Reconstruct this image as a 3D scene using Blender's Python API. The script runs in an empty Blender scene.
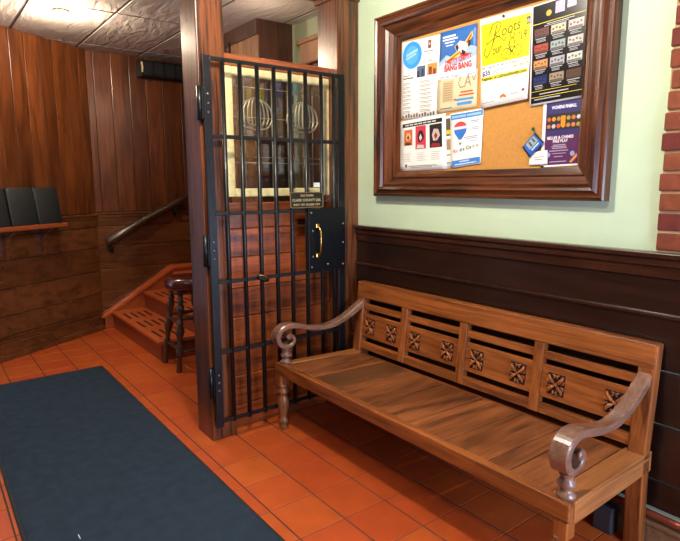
import bpy, bmesh, math, random
from mathutils import Vector, Matrix
random.seed(7)
scene = bpy.context.scene
COL = scene.collection
PI = math.pi

# ------------------------------------------------------------------ materials
def S(c):
    def g(v):
        v /= 255.0
        return v/12.92 if v <= .04045 else ((v+.055)/1.055)**2.4
    return (g(c[0]), g(c[1]), g(c[2]), 1)

def base(name):
    m = bpy.data.materials.new(name); m.use_nodes = True
    nt = m.node_tree
    return m, nt, nt.nodes['Principled BSDF']

def plain(name, c, rough=.5, metal=0, spec=.5, coat=0, var=0, scale=12, bump=0):
    m, nt, b = base(name)
    b.inputs['Base Color'].default_value = S(c)
    b.inputs['Roughness'].default_value = rough
    b.inputs['Metallic'].default_value = metal
    b.inputs['Specular IOR Level'].default_value = spec
    b.inputs['Coat Weight'].default_value = coat
    b.inputs['Coat Roughness'].default_value = .15
    if var or bump:
        tc = nt.nodes.new('ShaderNodeTexCoord')
        n = nt.nodes.new('ShaderNodeTexNoise'); n.inputs['Scale'].default_value = scale
        n.inputs['Detail'].default_value = 6
        nt.links.new(tc.outputs['Object'], n.inputs['Vector'])
        if var:
            hs = nt.nodes.new('ShaderNodeHueSaturation'); hs.inputs['Color'].default_value = S(c)
            mr = nt.nodes.new('ShaderNodeMapRange'); mr.inputs[1].default_value = .25; mr.inputs[2].default_value = .75
            mr.inputs[3].default_value = 1-var; mr.inputs[4].default_value = 1+var
            nt.links.new(n.outputs[0], mr.inputs[0]); nt.links.new(mr.outputs[0], hs.inputs['Value'])
            nt.links.new(hs.outputs[0], b.inputs['Base Color'])
        if bump:
            bp = nt.nodes.new('ShaderNodeBump'); bp.inputs['Strength'].default_value = bump; bp.inputs['Distance'].default_value = .01
            nt.links.new(n.outputs[0], bp.inputs['Height']); nt.links.new(bp.outputs[0], b.inputs['Normal'])
    return m

def wood(name, dark, light, axis='z', rough=.35, coat=.3, isl=.25, fine=1.0, blotch=.25, spec=.5, sharp=0):
    """grain runs along the object-space axis; every board (mesh island) gets its own grain and tone"""
    m, nt, b = base(name)
    N, L = nt.nodes, nt.links
    tc = N.new('ShaderNodeTexCoord'); geo = N.new('ShaderNodeNewGeometry')
    off = N.new('ShaderNodeVectorMath'); off.operation = 'SCALE'; off.inputs[0].default_value = (13, 17, 11)
    L.new(geo.outputs['Random Per Island'], off.inputs['Scale'])
    add = N.new('ShaderNodeVectorMath'); add.operation = 'ADD'
    L.new(tc.outputs['Object'], add.inputs[0]); L.new(off.outputs[0], add.inputs[1])
    def mapping(across, along):
        mp = N.new('ShaderNodeMapping')
        s = [across]*3; s['xyz'.index(axis)] = along
        mp.inputs['Scale'].default_value = s
        L.new(add.outputs[0], mp.inputs['Vector']); return mp
    n1 = N.new('ShaderNodeTexNoise'); n1.inputs['Scale'].default_value = 1; n1.inputs['Detail'].default_value = 5
    n1.inputs['Distortion'].default_value = 1.2
    L.new(mapping(16*fine, 1.3).outputs[0], n1.inputs['Vector'])
    n2 = N.new('ShaderNodeTexNoise'); n2.inputs['Scale'].default_value = 1; n2.inputs['Detail'].default_value = 3
    L.new(mapping(120*fine, 4).outputs[0], n2.inputs['Vector'])
    n3 = N.new('ShaderNodeTexNoise'); n3.inputs['Scale'].default_value = 1; n3.inputs['Detail'].default_value = 3
    L.new(mapping(3.5, 1.8).outputs[0], n3.inputs['Vector'])
    mx = N.new('ShaderNodeMix'); mx.data_type = 'FLOAT'; mx.inputs[0].default_value = .38
    L.new(n1.outputs[0], mx.inputs[2]); L.new(n2.outputs[0], mx.inputs[3])
    rp = N.new('ShaderNodeValToRGB')
    rp.color_ramp.elements[0].position = .34+sharp; rp.color_ramp.elements[0].color = S(dark)
    rp.color_ramp.elements[1].position = .62-sharp; rp.color_ramp.elements[1].color = S(light)
    L.new(mx.outputs[0], rp.inputs[0])
    hs = N.new('ShaderNodeHueSaturation'); L.new(rp.outputs[0], hs.inputs['Color'])
    v1 = N.new('ShaderNodeMapRange'); v1.inputs[3].default_value = 1-isl; v1.inputs[4].default_value = 1+isl
    L.new(geo.outputs['Random Per Island'], v1.inputs[0])
    v2 = N.new('ShaderNodeMapRange'); v2.inputs[1].default_value = .1; v2.inputs[2].default_value = .7
    v2.inputs[3].default_value = 1-blotch; v2.inputs[4].default_value = 1+blotch
    L.new(n3.outputs[0], v2.inputs[0])
    mu = N.new('ShaderNodeMath'); mu.operation = 'MULTIPLY'; L.new(v1.outputs[0], mu.inputs[0]); L.new(v2.outputs[0], mu.inputs[1])
    L.new(mu.outputs[0], hs.inputs['Value']); L.new(hs.outputs[0], b.inputs['Base Color'])
    r = N.new('ShaderNodeMapRange'); r.inputs[3].default_value = rough-.08; r.inputs[4].default_value = rough+.12
    L.new(n3.outputs[0], r.inputs[0]); L.new(r.outputs[0], b.inputs['Roughness'])
    b.inputs['Coat Weight'].default_value = coat; b.inputs['Coat Roughness'].default_value = .2
    b.inputs['Specular IOR Level'].default_value = spec
    bp = N.new('ShaderNodeBump'); bp.inputs['Strength'].default_value = .25; bp.inputs['Distance'].default_value = .004
    L.new(mx.outputs[0], bp.inputs['Height']); L.new(bp.outputs[0], b.inputs['Normal'])
    return m

def island(name, c, var=.15, rough=.5, huev=.01, scale=9, noise=.12, bump=.15, coat=0, dist=.01, spec=.5):
    m, nt, b = base(name); N, L = nt.nodes, nt.links
    tc = N.new('ShaderNodeTexCoord'); geo = N.new('ShaderNodeNewGeometry')
    n = N.new('ShaderNodeTexNoise'); n.inputs['Scale'].default_value = scale; n.inputs['Detail'].default_value = 8
    L.new(tc.outputs['Object'], n.inputs['Vector'])
    hs = N.new('ShaderNodeHueSaturation'); hs.inputs['Color'].default_value = S(c)
    a = N.new('ShaderNodeMapRange'); a.inputs[3].default_value = 1-var; a.inputs[4].default_value = 1+var
    L.new(geo.outputs['Random Per Island'], a.inputs[0])
    d = N.new('ShaderNodeMapRange'); d.inputs[1].default_value = .3; d.inputs[2].default_value = .7
    d.inputs[3].default_value = 1-noise; d.inputs[4].default_value = 1+noise; L.new(n.outputs[0], d.inputs[0])
    mu = N.new('ShaderNodeMath'); mu.operation = 'MULTIPLY'; L.new(a.outputs[0], mu.inputs[0]); L.new(d.outputs[0], mu.inputs[1])
    L.new(mu.outputs[0], hs.inputs['Value'])
    h = N.new('ShaderNodeMapRange'); h.inputs[3].default_value = .5-huev; h.inputs[4].default_value = .5+huev
    L.new(geo.outputs['Random Per Island'], h.inputs[0]); L.new(h.outputs[0], hs.inputs['Hue'])
    L.new(hs.outputs[0], b.inputs['Base Color'])
    b.inputs['Roughness'].default_value = rough; b.inputs['Coat Weight'].default_value = coat
    b.inputs['Specular IOR Level'].default_value = spec
    bp = N.new('ShaderNodeBump'); bp.inputs['Strength'].default_value = bump; bp.inputs['Distance'].default_value = dist
    L.new(n.outputs[0], bp.inputs['Height']); L.new(bp.outputs[0], b.inputs['Normal'])
    return m

def emis(name, c, s):
    m, nt, b = base(name)
    b.inputs['Base Color'].default_value = S(c); b.inputs['Emission Color'].default_value = S(c)
    b.inputs['Emission Strength'].default_value = s
    return m

def glassy(name, tint=(235, 240, 235), gloss=.12):
    m, nt, b = base(name); N, L = nt.nodes, nt.links
    t = N.new('ShaderNodeBsdfTransparent'); t.inputs[0].default_value = S(tint)
    g = N.new('ShaderNodeBsdfGlossy'); g.inputs['Roughness'].default_value = .04
    mx = N.new('ShaderNodeMixShader'); lw = N.new('ShaderNodeLayerWeight'); lw.inputs[0].default_value = .25
    ad = N.new('ShaderNodeMath'); ad.operation = 'ADD'; ad.inputs[1].default_value = gloss*.4
    L.new(lw.outputs['Fresnel'], ad.inputs[0]); L.new(ad.outputs[0], mx.inputs[0])
    L.new(t.outputs[0], mx.inputs[1]); L.new(g.outputs[0], mx.inputs[2])
    L.new(mx.outputs[0], nt.nodes['Material Output'].inputs[0])
    return m

def pressed(name, c):
    """crumpled pressed plaster ceiling panel"""
    m, nt, b = base(name); N, L = nt.nodes, nt.links
    tc = N.new('ShaderNodeTexCoord'); geo = N.new('ShaderNodeNewGeometry')
    v = N.new('ShaderNodeTexNoise'); v.inputs['Scale'].default_value = 4; v.inputs['Detail'].default_value = 5; v.inputs['Distortion'].default_value = 1.2
    mp = N.new('ShaderNodeMapping'); mp.inputs['Scale'].default_value = (.7, 2.2, 1)
    L.new(tc.outputs['Object'], mp.inputs[0]); L.new(mp.outputs[0], v.inputs['Vector'])
    hs = N.new('ShaderNodeHueSaturation'); hs.inputs['Color'].default_value = S(c)
    a = N.new('ShaderNodeMapRange'); a.inputs[3].default_value = .88; a.inputs[4].default_value = 1.08
    L.new(geo.outputs['Random Per Island'], a.inputs[0]); L.new(a.outputs[0], hs.inputs['Value'])
    L.new(hs.outputs[0], b.inputs['Base Color']); b.inputs['Roughness'].default_value = .62
    bp = N.new('ShaderNodeBump'); bp.inputs['Strength'].default_value = .9; bp.inputs['Distance'].default_value = .022
    L.new(v.outputs[0], bp.inputs['Height']); L.new(bp.outputs[0], b.inputs['Normal'])
    return m

M = dict(
    oak=wood('oak_post', (44, 20, 9), (112, 60, 28), 'z', .3, .25, .0, 1.6, .15, .5, .07),
    plankv=wood('plank_vertical', (58, 27, 10), (104, 54, 22), 'z', .3, .3, .24, .7, .16, .5, 0),
    boardh=wood('wainscot_left_board', (64, 35, 18), (110, 65, 34), 'y', .26, .35, .12, .7, .15),
    boardh_x=wood('wainscot_board_x', (62, 32, 16), (100, 56, 30), 'x', .3, .5, .16, .7, .2),
    darkh=wood('dark_wainscot', (22, 11, 7), (40, 21, 13), 'x', .3, .5, .14, .6, .12),
    darkrail=wood('dark_rail', (32, 14, 8), (62, 32, 18), 'x', .26, .5, .05, .6, .1),
    frame_x=wood('board_frame_x', (38, 17, 7), (96, 50, 23), 'x', .3, .2, .06, 1.3, .1, .5, .05),
    frame_z=wood('board_frame_z', (38, 17, 7), (96, 50, 23), 'z', .3, .2, .06, 1.3, .1, .5, .05),
    bench=wood('bench_teak', (92, 45, 15), (164, 92, 38), 'x', .42, .1, .08, .9, .2),
    bench_y=wood('bench_teak_y', (116, 66, 32), (174, 110, 58), 'y', .36, .25, .08, .9, .2),
    bench_z=wood('bench_teak_z', (92, 45, 15), (164, 92, 38), 'z', .42, .1, .06, .9, .15),
    seat=wood('bench_seat_boards', (70, 38, 21), (146, 86, 46), 'y', .3, .3, .2, .45, .42),
    turned=wood('turned_worn', (92, 62, 46), (150, 108, 84), 'z', .25, .5, .0, .8, .2),
    panel=wood('partition_board', (70, 30, 13), (150, 74, 32), 'y', .22, .7, .3, .7, .3),
    door=wood('plank_door', (96, 62, 40), (136, 94, 62), 'z', .45, .1, .1, .8, .15),
    darkbrown=wood('dark_panel', (40, 20, 12), (70, 36, 22), 'z', .45, .2, .1, .8, .1),
    gold=plain('gold_paint', (214, 200, 144), .42, .05, .5, 0, .2, 25, .3),
    stool=wood('stool_wood', (44, 28, 18), (86, 58, 38), 'z', .26, .7, .0, .8, .1),
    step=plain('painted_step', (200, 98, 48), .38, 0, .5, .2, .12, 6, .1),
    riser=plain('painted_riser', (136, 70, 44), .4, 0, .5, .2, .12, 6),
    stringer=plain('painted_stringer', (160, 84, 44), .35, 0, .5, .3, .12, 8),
    iron=plain('black_iron', (17, 17, 18), .4, .3, .5, .15, .2, 30, .15),
    ironbox=plain('black_lock_plate', (14, 15, 16), .38, .4, .4),
    steel=plain('worn_steel', (150, 150, 150), .3, 1),
    brass=plain('brass', (206, 164, 84), .25, 1),
    plaque=plain('plaque_field', (44, 42, 34), .4, .5),
    cream=plain('cream_paint', (204, 224, 190), .6, 0, .3, 0, .03, 5, .05),
    green=plain('sage_paint', (138, 142, 114), .6, 0, .3, 0, .04, 4, .05),
    cork=plain('cork', (190, 136, 70), .8, 0, .2, 0, .08, 60, .3),
    tile=island('terracotta_tile', (190, 84, 32), .05, .42, .004, 9, .10, .1, .03, .003),
    grout=plain('grout', (86, 46, 30), .85),
    rug=plain('rug_pile', (42, 55, 68), .92, 0, .15, 0, .18, 14, .5),
    rugedge=plain('rug_rubber', (26, 28, 32), .7),
    brick=island('brick', (118, 50, 28), .3, .8, .012, 22, .25, .6, 0, .01),
    mortar=plain('mortar', (186, 160, 120), .9, 0, .2, 0, .1, 60, .5),
    ceil=pressed('ceiling_panel', (172, 162, 156)),
    grid=plain('ceiling_joint', (96, 88, 84), .7),
    blackpad=plain('black_leather', (22, 25, 25), .6, 0, .5, 0, .15, 12, .15),
    leather=plain('oxblood_leather', (84, 30, 30), .22, 0, .6, .7),
    cloth=plain('black_canvas', (18, 19, 22), .6, 0, .4, 0, .2, 20, .2),
    paper=plain('paper_white', (236, 234, 228), .5, 0, .4),
    strip=plain('grip_strip', (34, 24, 20), .85),
    white=plain('white', (240, 240, 240), .5),
    glass=glassy('clear_glass'),
    lead=plain('lead_came', (148, 140, 116), .35, .6),
    bulb=emis('lamp_glow', (255, 214, 160), 14),
    fixture=plain('lamp_metal', (190, 180, 160), .35, .8),
    dust=plain('dusty_ledge', (126, 92, 60), .8, 0, .2, 0, .2, 30, .4),
    copper=plain('redbrown_pipe', (136, 66, 44), .3, .3),
    greybox=plain('dark_grey_plastic', (52, 52, 54), .5),
)
_pc = {}
def ink(c, rough=.45, coat=0):
    k = (tuple(c), rough, coat)
    if k not in _pc: _pc[k] = plain('ink_%d_%d_%d' % tuple(c), c, rough, 0, .4, coat)
    return _pc[k]

# ------------------------------------------------------------------ mesh tools
class MB:
    def __init__(s): s.bm = bmesh.new()
    def box(s, x0, x1, y0, y1, z0, z1, bev=0, mat=None):
        lo = Vector((min(x0,x1), min(y0,y1), min(z0,z1))); hi = Vector((max(x0,x1), max(y0,y1), max(z0,z1)))
        r = bmesh.ops.create_cube(s.bm, size=1)
        vs = r['verts']
        for v in vs: v.co = Vector(((lo[i]+hi[i])/2+v.co[i]*(hi[i]-lo[i]) for i in range(3)))
        if bev:
            es = list({e for v in vs for e in v.link_edges})
            o = bmesh.ops.bevel(s.bm, geom=es, offset=bev, segments=2, affect='EDGES', profile=.5)
            vs = list({v for f in o['faces'] for v in f.verts}|{v for v in vs if v.is_valid})
        if mat is not None:
            bmesh.ops.transform(s.bm, matrix=mat, verts=vs)
        return s
    def prism(s, pts, a0, a1, axis='x', bev=0):
        """pts: 2-D outline; extruded a0..a1 along axis. x:(y,z) y:(x,z) z:(x,y)"""
        def mk(p, a):
            return {'x': (a, p[0], p[1]), 'y': (p[0], a, p[1]), 'z': (p[0], p[1], a)}[axis]
        A = [s.bm.verts.new(mk(p, a0)) for p in pts]; B = [s.bm.verts.new(mk(p, a1)) for p in pts]
        n = len(pts); fs = [s.bm.faces.new(A), s.bm.faces.new(B[::-1])]
        for i in range(n): fs.append(s.bm.faces.new((A[i], B[i], B[(i+1) % n], A[(i+1) % n])))
        bmesh.ops.recalc_face_normals(s.bm, faces=fs)
        if bev:
            es = list({e for f in fs for e in f.edges})
            bmesh.ops.bevel(s.bm, geom=es, offset=bev, segments=2, affect='EDGES', profile=.5)
        return s
    def lathe(s, prof, c, seg=20, M4=None):
        """prof: [(r,z)]"""
        rings = []
        for r, z in prof:
            rings.append([s.bm.verts.new((c[0]+r*math.cos(2*PI*k/seg), c[1]+r*math.sin(2*PI*k/seg), c[2]+z)) for k in range(seg)])
        fs = []
        for a, b in zip(rings, rings[1:]):
            for k in range(seg): fs.append(s.bm.faces.new((a[k], a[(k+1) % seg], b[(k+1) % seg], b[k])))
        fs.append(s.bm.faces.new(rings[0][::-1])); fs.append(s.bm.faces.new(rings[-1]))
        bmesh.ops.recalc_face_normals(s.bm, faces=fs)
        for f in fs[:-2]: f.smooth = True
        if M4 is not None: bmesh.ops.transform(s.bm, matrix=M4, verts=[v for r in rings for v in r])
        return s
    def tube(s, pts, r, seg=10, flat=None):
        """tube along 3-D points, r number or list; flat=(rw,rh) rectangle-ish section in (side,up)"""
        P = [Vector(p) for p in pts]; n = len(P)
        R = r if isinstance(r, (list, tuple)) else [r]*n
        rings = []; up = None
        for i in range(n):
            t = (P[min(i+1, n-1)]-P[max(i-1, 0)]).normalized()
            if up is None:
                up = Vector((0, 0, 1)) if abs(t.z) < .9 else Vector((0, 1, 0))
            sd = t.cross(up).normalized(); up = sd.cross(t).normalized()
            rings.append([s.bm.verts.new(P[i]+R[i]*(math.cos(2*PI*k/seg)*sd+math.sin(2*PI*k/seg)*up)) for k in range(seg)])
        fs = []
        for a, b in zip(rings, rings[1:]):
            for k in range(seg): fs.append(s.bm.faces.new((a[k], a[(k+1) % seg], b[(k+1) % seg], b[k])))
        for f in fs: f.smooth = True
        fs += [s.bm.faces.new(rings[0][::-1]), s.bm.faces.new(rings[-1])]
        bmesh.ops.recalc_face_normals(s.bm, faces=fs)
        return s
    def poly(s, pts):
        s.bm.faces.new([s.bm.verts.new(p) for p in pts]); return s
    def xf(s, m): bmesh.ops.transform(s.bm, matrix=m, verts=s.bm.verts[:]); return s
    def map(s, fn):
        for v in s.bm.verts: v.co = fn(v.co)
        return s
    def build(s, name, mat, parent=None):
        me = bpy.data.meshes.new(name); s.bm.to_mesh(me); s.bm.free()
        o = bpy.data.objects.new(name, me); COL.objects.link(o)
        me.materials.append(mat)
        if parent is not None:
            o.parent = parent
            if parent.type == 'EMPTY':          # geometry is written in world coordinates
                o.matrix_parent_inverse = Matrix.LocRotScale(ROOTS.get(parent.name, parent.location), parent.rotation_euler, None).inverted()
            else:
                o.matrix_parent_inverse = parent_chain(parent).inverted()
        return o
ROOTS = {}
def parent_chain(o):
    m = o.matrix_basis.copy()
    if o.parent is not None:
        m = parent_chain(o.parent) @ o.matrix_parent_inverse @ m
    return m

def thing(name, label, cat, loc=(0, 0, 0), group=None):
    o = bpy.data.objects.new(name, None); COL.objects.link(o); o.location = loc; o.empty_display_size = .1
    o['label'] = label; o['category'] = cat
    if group: o['group'] = group
    return o
def tag(o, label, cat, group=None):
    o['label'] = label; o['category'] = cat
    if group: o['group'] = group
    return o
def struct(o): o['kind'] = 'structure'; return o
def lab(o, l): o['label'] = l; return o

def text_mesh(name, body, size, mat, xform, parent, align='LEFT', shear=0, ext=.0004, width=None, bold=0):
    cu = bpy.data.curves.new('t', 'FONT'); cu.body = body; cu.size = size; cu.align_x = align; cu.shear = shear
    cu.extrude = ext; cu.offset = bold; cu.resolution_u = 3
    tmp = bpy.data.objects.new('t', cu); COL.objects.link(tmp)
    dg = bpy.context.evaluated_depsgraph_get(); dg.update()
    me = bpy.data.meshes.new_from_object(tmp.evaluated_get(dg)); bpy.data.objects.remove(tmp)
    if width:
        xs = [v.co.x for v in me.vertices]; w = max(xs)-min(xs); c = (max(xs)+min(xs))/2 if align == 'CENTER' else min(xs)
        for v in me.vertices: v.co.x = (v.co.x-c)*width/w + (0 if align == 'CENTER' else 0)
    me.name = name
    for v in me.vertices: v.co = xform(v.co)
    me.materials.clear(); me.materials.append(mat)
    o = bpy.data.objects.new(name, me); COL.objects.link(o)
    if parent is not None:
        o.parent = parent; o.matrix_parent_inverse = parent_chain(parent).inverted()
    return o

# ------------------------------------------------------------------ room constants
H = 3.0; EX = 1.3
WY = 2.5                                   # face of the right-hand wall
CX, CY = -6.466, 1.546                     # corner between left wall and far wall
DX, DY = .525, -.851                       # left wall runs from the corner in this direction
NX, NY = .851, .525                        # its normal, into the room
def LW(s, d, z): return Vector((CX+DX*s+NX*d, CY+DY*s+NY*d, z))
LWM = Matrix(((DX, NX, 0, CX), (DY, NY, 0, CY), (0, 0, 1, 0), (0, 0, 0, 1)))   # (s,d,z) -> world
FY = -1.8; SEND = (CY-FY)/-DY

# ------------------------------------------------------------------ floor
mb = MB()
px, py = .273, .2577; x0 = -2.498-px*18; y0 = 1.248-py*12; g = .0045
for i in range(37):
    for j in range(24):
        a, b_ = x0+i*px+.0022, x0+(i+1)*px-.0022; c, d = y0+j*py+.0042, y0+(j+1)*py-.0042
        if (b_ < -5.0 and c > 4.3) : continue
        if a > EX: continue
        cx, cy = (a+b_)/2, (c+d)/2
        if (cx-CX)*NX+(cy-CY)*NY < -.12: continue
        e = .0012
        V = [mb.bm.verts.new(p) for p in ((a, c, -.002), (b_, c, -.002), (b_, d, -.002), (a, d, -.002), (a+e, c+e, 0), (b_-e, c+e, 0), (b_-e, d-e, 0), (a+e, d-e, 0))]
        mb.bm.faces.new(V[4:8])
        for k in range(4): mb.bm.faces.new((V[k], V[(k+1) % 4], V[4+(k+1) % 4], V[4+k]))
fl = mb.build('floor', M['tile']); struct(fl)
gr = MB().box(x0-.1, 1.4, y0-.1, 4.4, -.1, -.0015).build('floor_grout', M['grout'], fl)

# ------------------------------------------------------------------ ceiling
mb = MB()
cy0 = .83-.64*5; cxs = -4.99-.64*2.5
ys = [cy0+.64*k for k in range(13)]; xs = [-4.99+1.22*k for k in range(-2, 7)]
for i in range(len(xs)-1):
    for j in range(len(ys)-1):
        mb.box(xs[i]+.012, xs[i+1]-.012, ys[j]+.012, ys[j+1]-.012, H, H+.02, .004)
ce = struct(mb.build('ceiling', M['ceil']))
MB().box(xs[0]-.2, 1.4, FY-.6, 4.5, H+.006, H+.1).build('ceiling_grid', M['grid'], ce)

# ------------------------------------------------------------------ left wall (splayed) : planks over boards
S0, S1, WZ0, WZ1 = 1.78, 2.72, .25, 2.55   # glazed entrance opening out of frame
mb = MB()
s = .092; k = 0
w = .158
def plank(mb, a, b, z0, z1, d=.016): mb.box(a+.002, b-.002, 0, d, z0, z1, .005)
s = -.0
cuts = [0.0, .095] 
while cuts[-1] < SEND+.1: cuts.append(cuts[-1]+w)
for a, b in zip(cuts, cuts[1:]):
    if b > S0 and a < S1: plank(mb, a, b, WZ1, H)
    else: plank(mb, a, b, 1.29, H)
mb.xf(LWM); wl = struct(mb.build('wall_left', M['plankv']))
mb = MB(); mb.box(-.02, S0, -.08, 0, 0, H).box(S1, SEND+.1, -.08, 0, 0, H).box(S0, S1, -.08, 0, WZ1, H).box(S0, S1, -.08, 0, 0, WZ0)
mb.xf(LWM).build('backing', M['darkbrown'], wl)
mb = MB()
zs = [.0, .21, .40, .655, .913, 1.135, 1.265]
for a, b in ((0, S0), (S1, SEND+.05)):
    for z0, z1 in zip(zs, zs[1:]): mb.box(a, b, 0, .022, z0+.002, z1-.002, .006)
mb.box(S0, S1, 0, .022, 0, WZ0-.002, .004)
mb.xf(LWM); o = struct(mb.build('trim_1', M['boardh']))
mb = MB()
mb.box(-.01, S0, 0, .042, 1.262, 1.285, .006).box(-.01, S0, 0, .03, 1.23, 1.262, .006).xf(LWM)
struct(mb.build('trim_2', M['boardh']))
mb = MB()
mb.box(.03, S0, .02, .046, 0, .14, .004).box(.03, S0, .02, .056, .14, .158, .005).box(.03, S0, .02, .038, .158, .19, .006).box(.03, S0, .02, .05, .19, .212, .006).box(.03, S0, .02, .075, 0, .06, .012).xf(LWM)
struct(mb.build('baseboard_left', M['boardh']))
# window in the left wall
mb = MB()
for a, b, c, d in ((S0-.05, S0+.03, WZ0-.05, WZ1+.05), (S1-.03, S1+.05, WZ0-.05, WZ1+.05), (S0, S1, WZ1-.03, WZ1+.05), (S0, S1, WZ0-.05, WZ0+.03), (S0, S1, 1.02, 1.07)):
    mb.box(a, b, -.05, .05, c, d, .004)
wn = struct(mb.xf(LWM).build('window_1', M['boardh_x']))
MB().box(S0, S1, -.03, -.026, WZ0, WZ1).xf(LWM).build('pane', M['glass'], wn)

# ------------------------------------------------------------------ far wall beside the stairs
mb = MB(); XF = -6.5
cuts = [1.546, 1.635, 1.813, 2.007, 2.186, 2.371, 2.587, 2.78, 2.97, 3.16, 3.35, 3.54, 3.73, 3.92, 4.11, 4.3]
for a, b in zip(cuts, cuts[1:]): mb.box(XF-.02, XF+.016, a+.002, b-.002, 1.30, H, .005)
wf = struct(mb.build('wall_far', M['plankv']))
MB().box(XF-.1, XF-.001, 1.5, 4.3, 0, H).build('backing', M['darkbrown'], wf)
mb = MB()
for z0, z1 in zip(zs, zs[1:]): mb.box(XF-.02, XF+.022, 1.53, 4.3, z0+.012, z1+.008, .006)
struct(mb.build('trim_3', M['boardh']))
mb = MB(); mb.box(XF, XF+.042, 1.52, 4.3, 1.272, 1.295, .006).box(XF, XF+.03, 1.52, 4.3, 1.24, 1.272, .006)
struct(mb.build('trim_4', M['boardh']))

# ------------------------------------------------------------------ back of the stair lobby
mb = MB()
for k in range(12):
    a = -5.0+k*.115
    mb.box(a, min(a+.11, -4.42), 2.47, 2.49, 0, 2.87, .004)
    if a+.11 > -4.42: break
wb = struct(mb.build('door_1', M['door']))
MB().box(-4.94, -4.925, 2.452, 2.47, 2.72, 2.9, .003).build('latch', M['iron'], wb)
MB().box(-5.05, -4.42, 2.49, 2.6, 0, H).box(-5.05, -4.42, 2.466, 2.49, 2.872, H).box(-4.52, -4.415, 2.49, 3.0, 0, H).build('wall_lobby', M['darkbrown'])
struct(bpy.data.objects['wall_lobby'])
struct(MB().box(-5.15, -5.05, 2.49, 4.3, 0, H).box(-6.6, -5.05, 4.3, 4.4, 0, H).build('wall_back', M['darkbrown']))
struct(MB().box(-4.415, -3.28, 2.85, 2.95, 0, H).build('wall_green', M['green']))
struct(MB().box(-4.414, -4.39, 2.82, 2.85, 0, H, .006).build('trim_5', M['green']))
mb = MB()
mb.box(-4.25, -4.16, 2.8, 2.85, 0, 2.78, .01).box(-3.52, -3.42, 2.8, 2.85, 0, 2.78, .01).box(-4.25, -3.42, 2.79, 2.85, 2.62, 2.8, .012).box(-4.28, -3.40, 2.775, 2.85, 2.79, 2.83, .008)
d2 = struct(mb.build('door_2', M['door']))
mb = MB(); mb.box(-4.16, -3.52, 2.835, 2.849, 0, 2.62)
mb.build('door_leaf', M['darkbrown'], d2)
MB().box(-4.05, -3.95, 2.815, 2.835, 1.7, 2.5, .004).box(-3.73, -3.63, 2.815, 2.835, 1.7, 2.5, .004).build('door_panel', M['oak'], d2)

# ------------------------------------------------------------------ right wall
struct(MB().box(-3.3, 1.4, WY, WY+.12, 0, H).box(-3.42, -3.3, 2.5, 2.95, 0, H).build('wall_right', M['cream']))
mb = MB()
for z0, z1 in zip([.17, .30, .56, .80, 1.045], [.295, .555, .795, 1.04, 1.20]):
    mb.box(-3.07, 1.299, WY-.02, WY, z0+.003, z1, .004)
struct(mb.build('trim_6', M['darkh']))
mb = MB()
mb.box(-3.07, 1.299, WY-.055, WY, 1.285, 1.31, .006).box(-3.07, 1.299, WY-.042, WY, 1.25, 1.285, .008).box(-3.07, 1.299, WY-.03, WY, 1.20, 1.25, .006)
struct(mb.build('trim_7', M['darkrail']))
struct(MB().box(-3.07, 1.299, WY-.034, WY, 1.032, 1.05, .006).build('trim_8', M['darkrail']))
struct(MB().box(-3.07, 1.299, WY-.04, WY, .0, .095, .004).build('baseboard_right', M['dust']))
struct(MB().box(-3.07, 1.299, WY-.05, WY, .095, .118, .006).build('trim_9', M['dust']))
tag(MB().tube([(-3.05, WY-.045, .152), (1.29, WY-.045, .152)], .017, 12).build('heating_pipe', M['copper']),
    'red-brown pipe running low along the foot of the dark wainscot', 'pipe')
# brick pier
mb = MB(); bh = .082
r = 0; z = 1.313
while z < H-.02:
    off = (r % 2)*.11
    x = -1.062+random.uniform(-.012, .012) + (0 if r % 2 else .014)
    L_ = .10 if r % 2 else .205
    while x < 1.28:
        mb.box(x, min(x+L_-.010, 1.299), WY-.022-random.uniform(0, .006), WY, z+.005, min(z+bh-.006, H), .006)
        x += L_; L_ = .205
    z += bh; r += 1
wbk = struct(mb.build('wall_brick', M['brick']))
MB().box(-1.052, 1.299, WY-.014, WY, 1.31, H).build('mortar', M['mortar'], wbk)

# ------------------------------------------------------------------ unseen walls that close the room
EX = 1.3
struct(MB().box(CX+DX*SEND-.3, EX+.1, FY-.1, FY, 0, H).build('wall_front', M['plankv']))
mb = MB(); mb.box(EX, EX+.1, FY, .9, 0, H).box(EX, EX+.1, 2.3, WY+.1, 0, H).box(EX, EX+.1, .9, 2.3, 2.3, H)
struct(mb.build('wall_entrance', M['plankv']))
mb = MB()
for a, b, c, d in ((.9, .98, 0, 2.3), (2.22, 2.3, 0, 2.3), (1.55, 1.65, 0, 2.3), (.9, 2.3, 2.2, 2.3), (.9, 2.3, 0, .15)):
    mb.box(EX+.02, EX+.07, a, b, c, d, .004)
dr = struct(mb.build('door_3', M['oak']))
MB().box(EX+.04, EX+.046, 0.98, 2.22, .15, 2.2).build('door_pane', M['glass'], dr)

# ------------------------------------------------------------------ posts
def post(x0, x1, y0, y1, label):
    t = thing('wooden_post', label, 'post', ((x0+x1)/2, (y0+y1)/2, 0))
    MB().box(x0, x1, y0, y1, 0, H, .007).build('shaft', M['oak'], t)
    mb = MB()
    for k, (e, z0, z1) in enumerate(((.018, 2.80, 2.835), (.034, 2.835, 2.9), (.05, 2.9, H))):
        mb.box(x0-e, x1+e, y0-e, min(y1+e, 2.5) if y1 < 2.49 else 2.499, z0, z1, .008)
    mb.build('capital', M['oak'], t)
    return t
post(-3.325, -3.10, 1.345, 1.515, 'glossy square oak post that the barred gate is hinged on')
post(-3.30, -3.072, 2.318, 2.498, 'square oak post against the pale green wall, behind the bench end')

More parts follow.
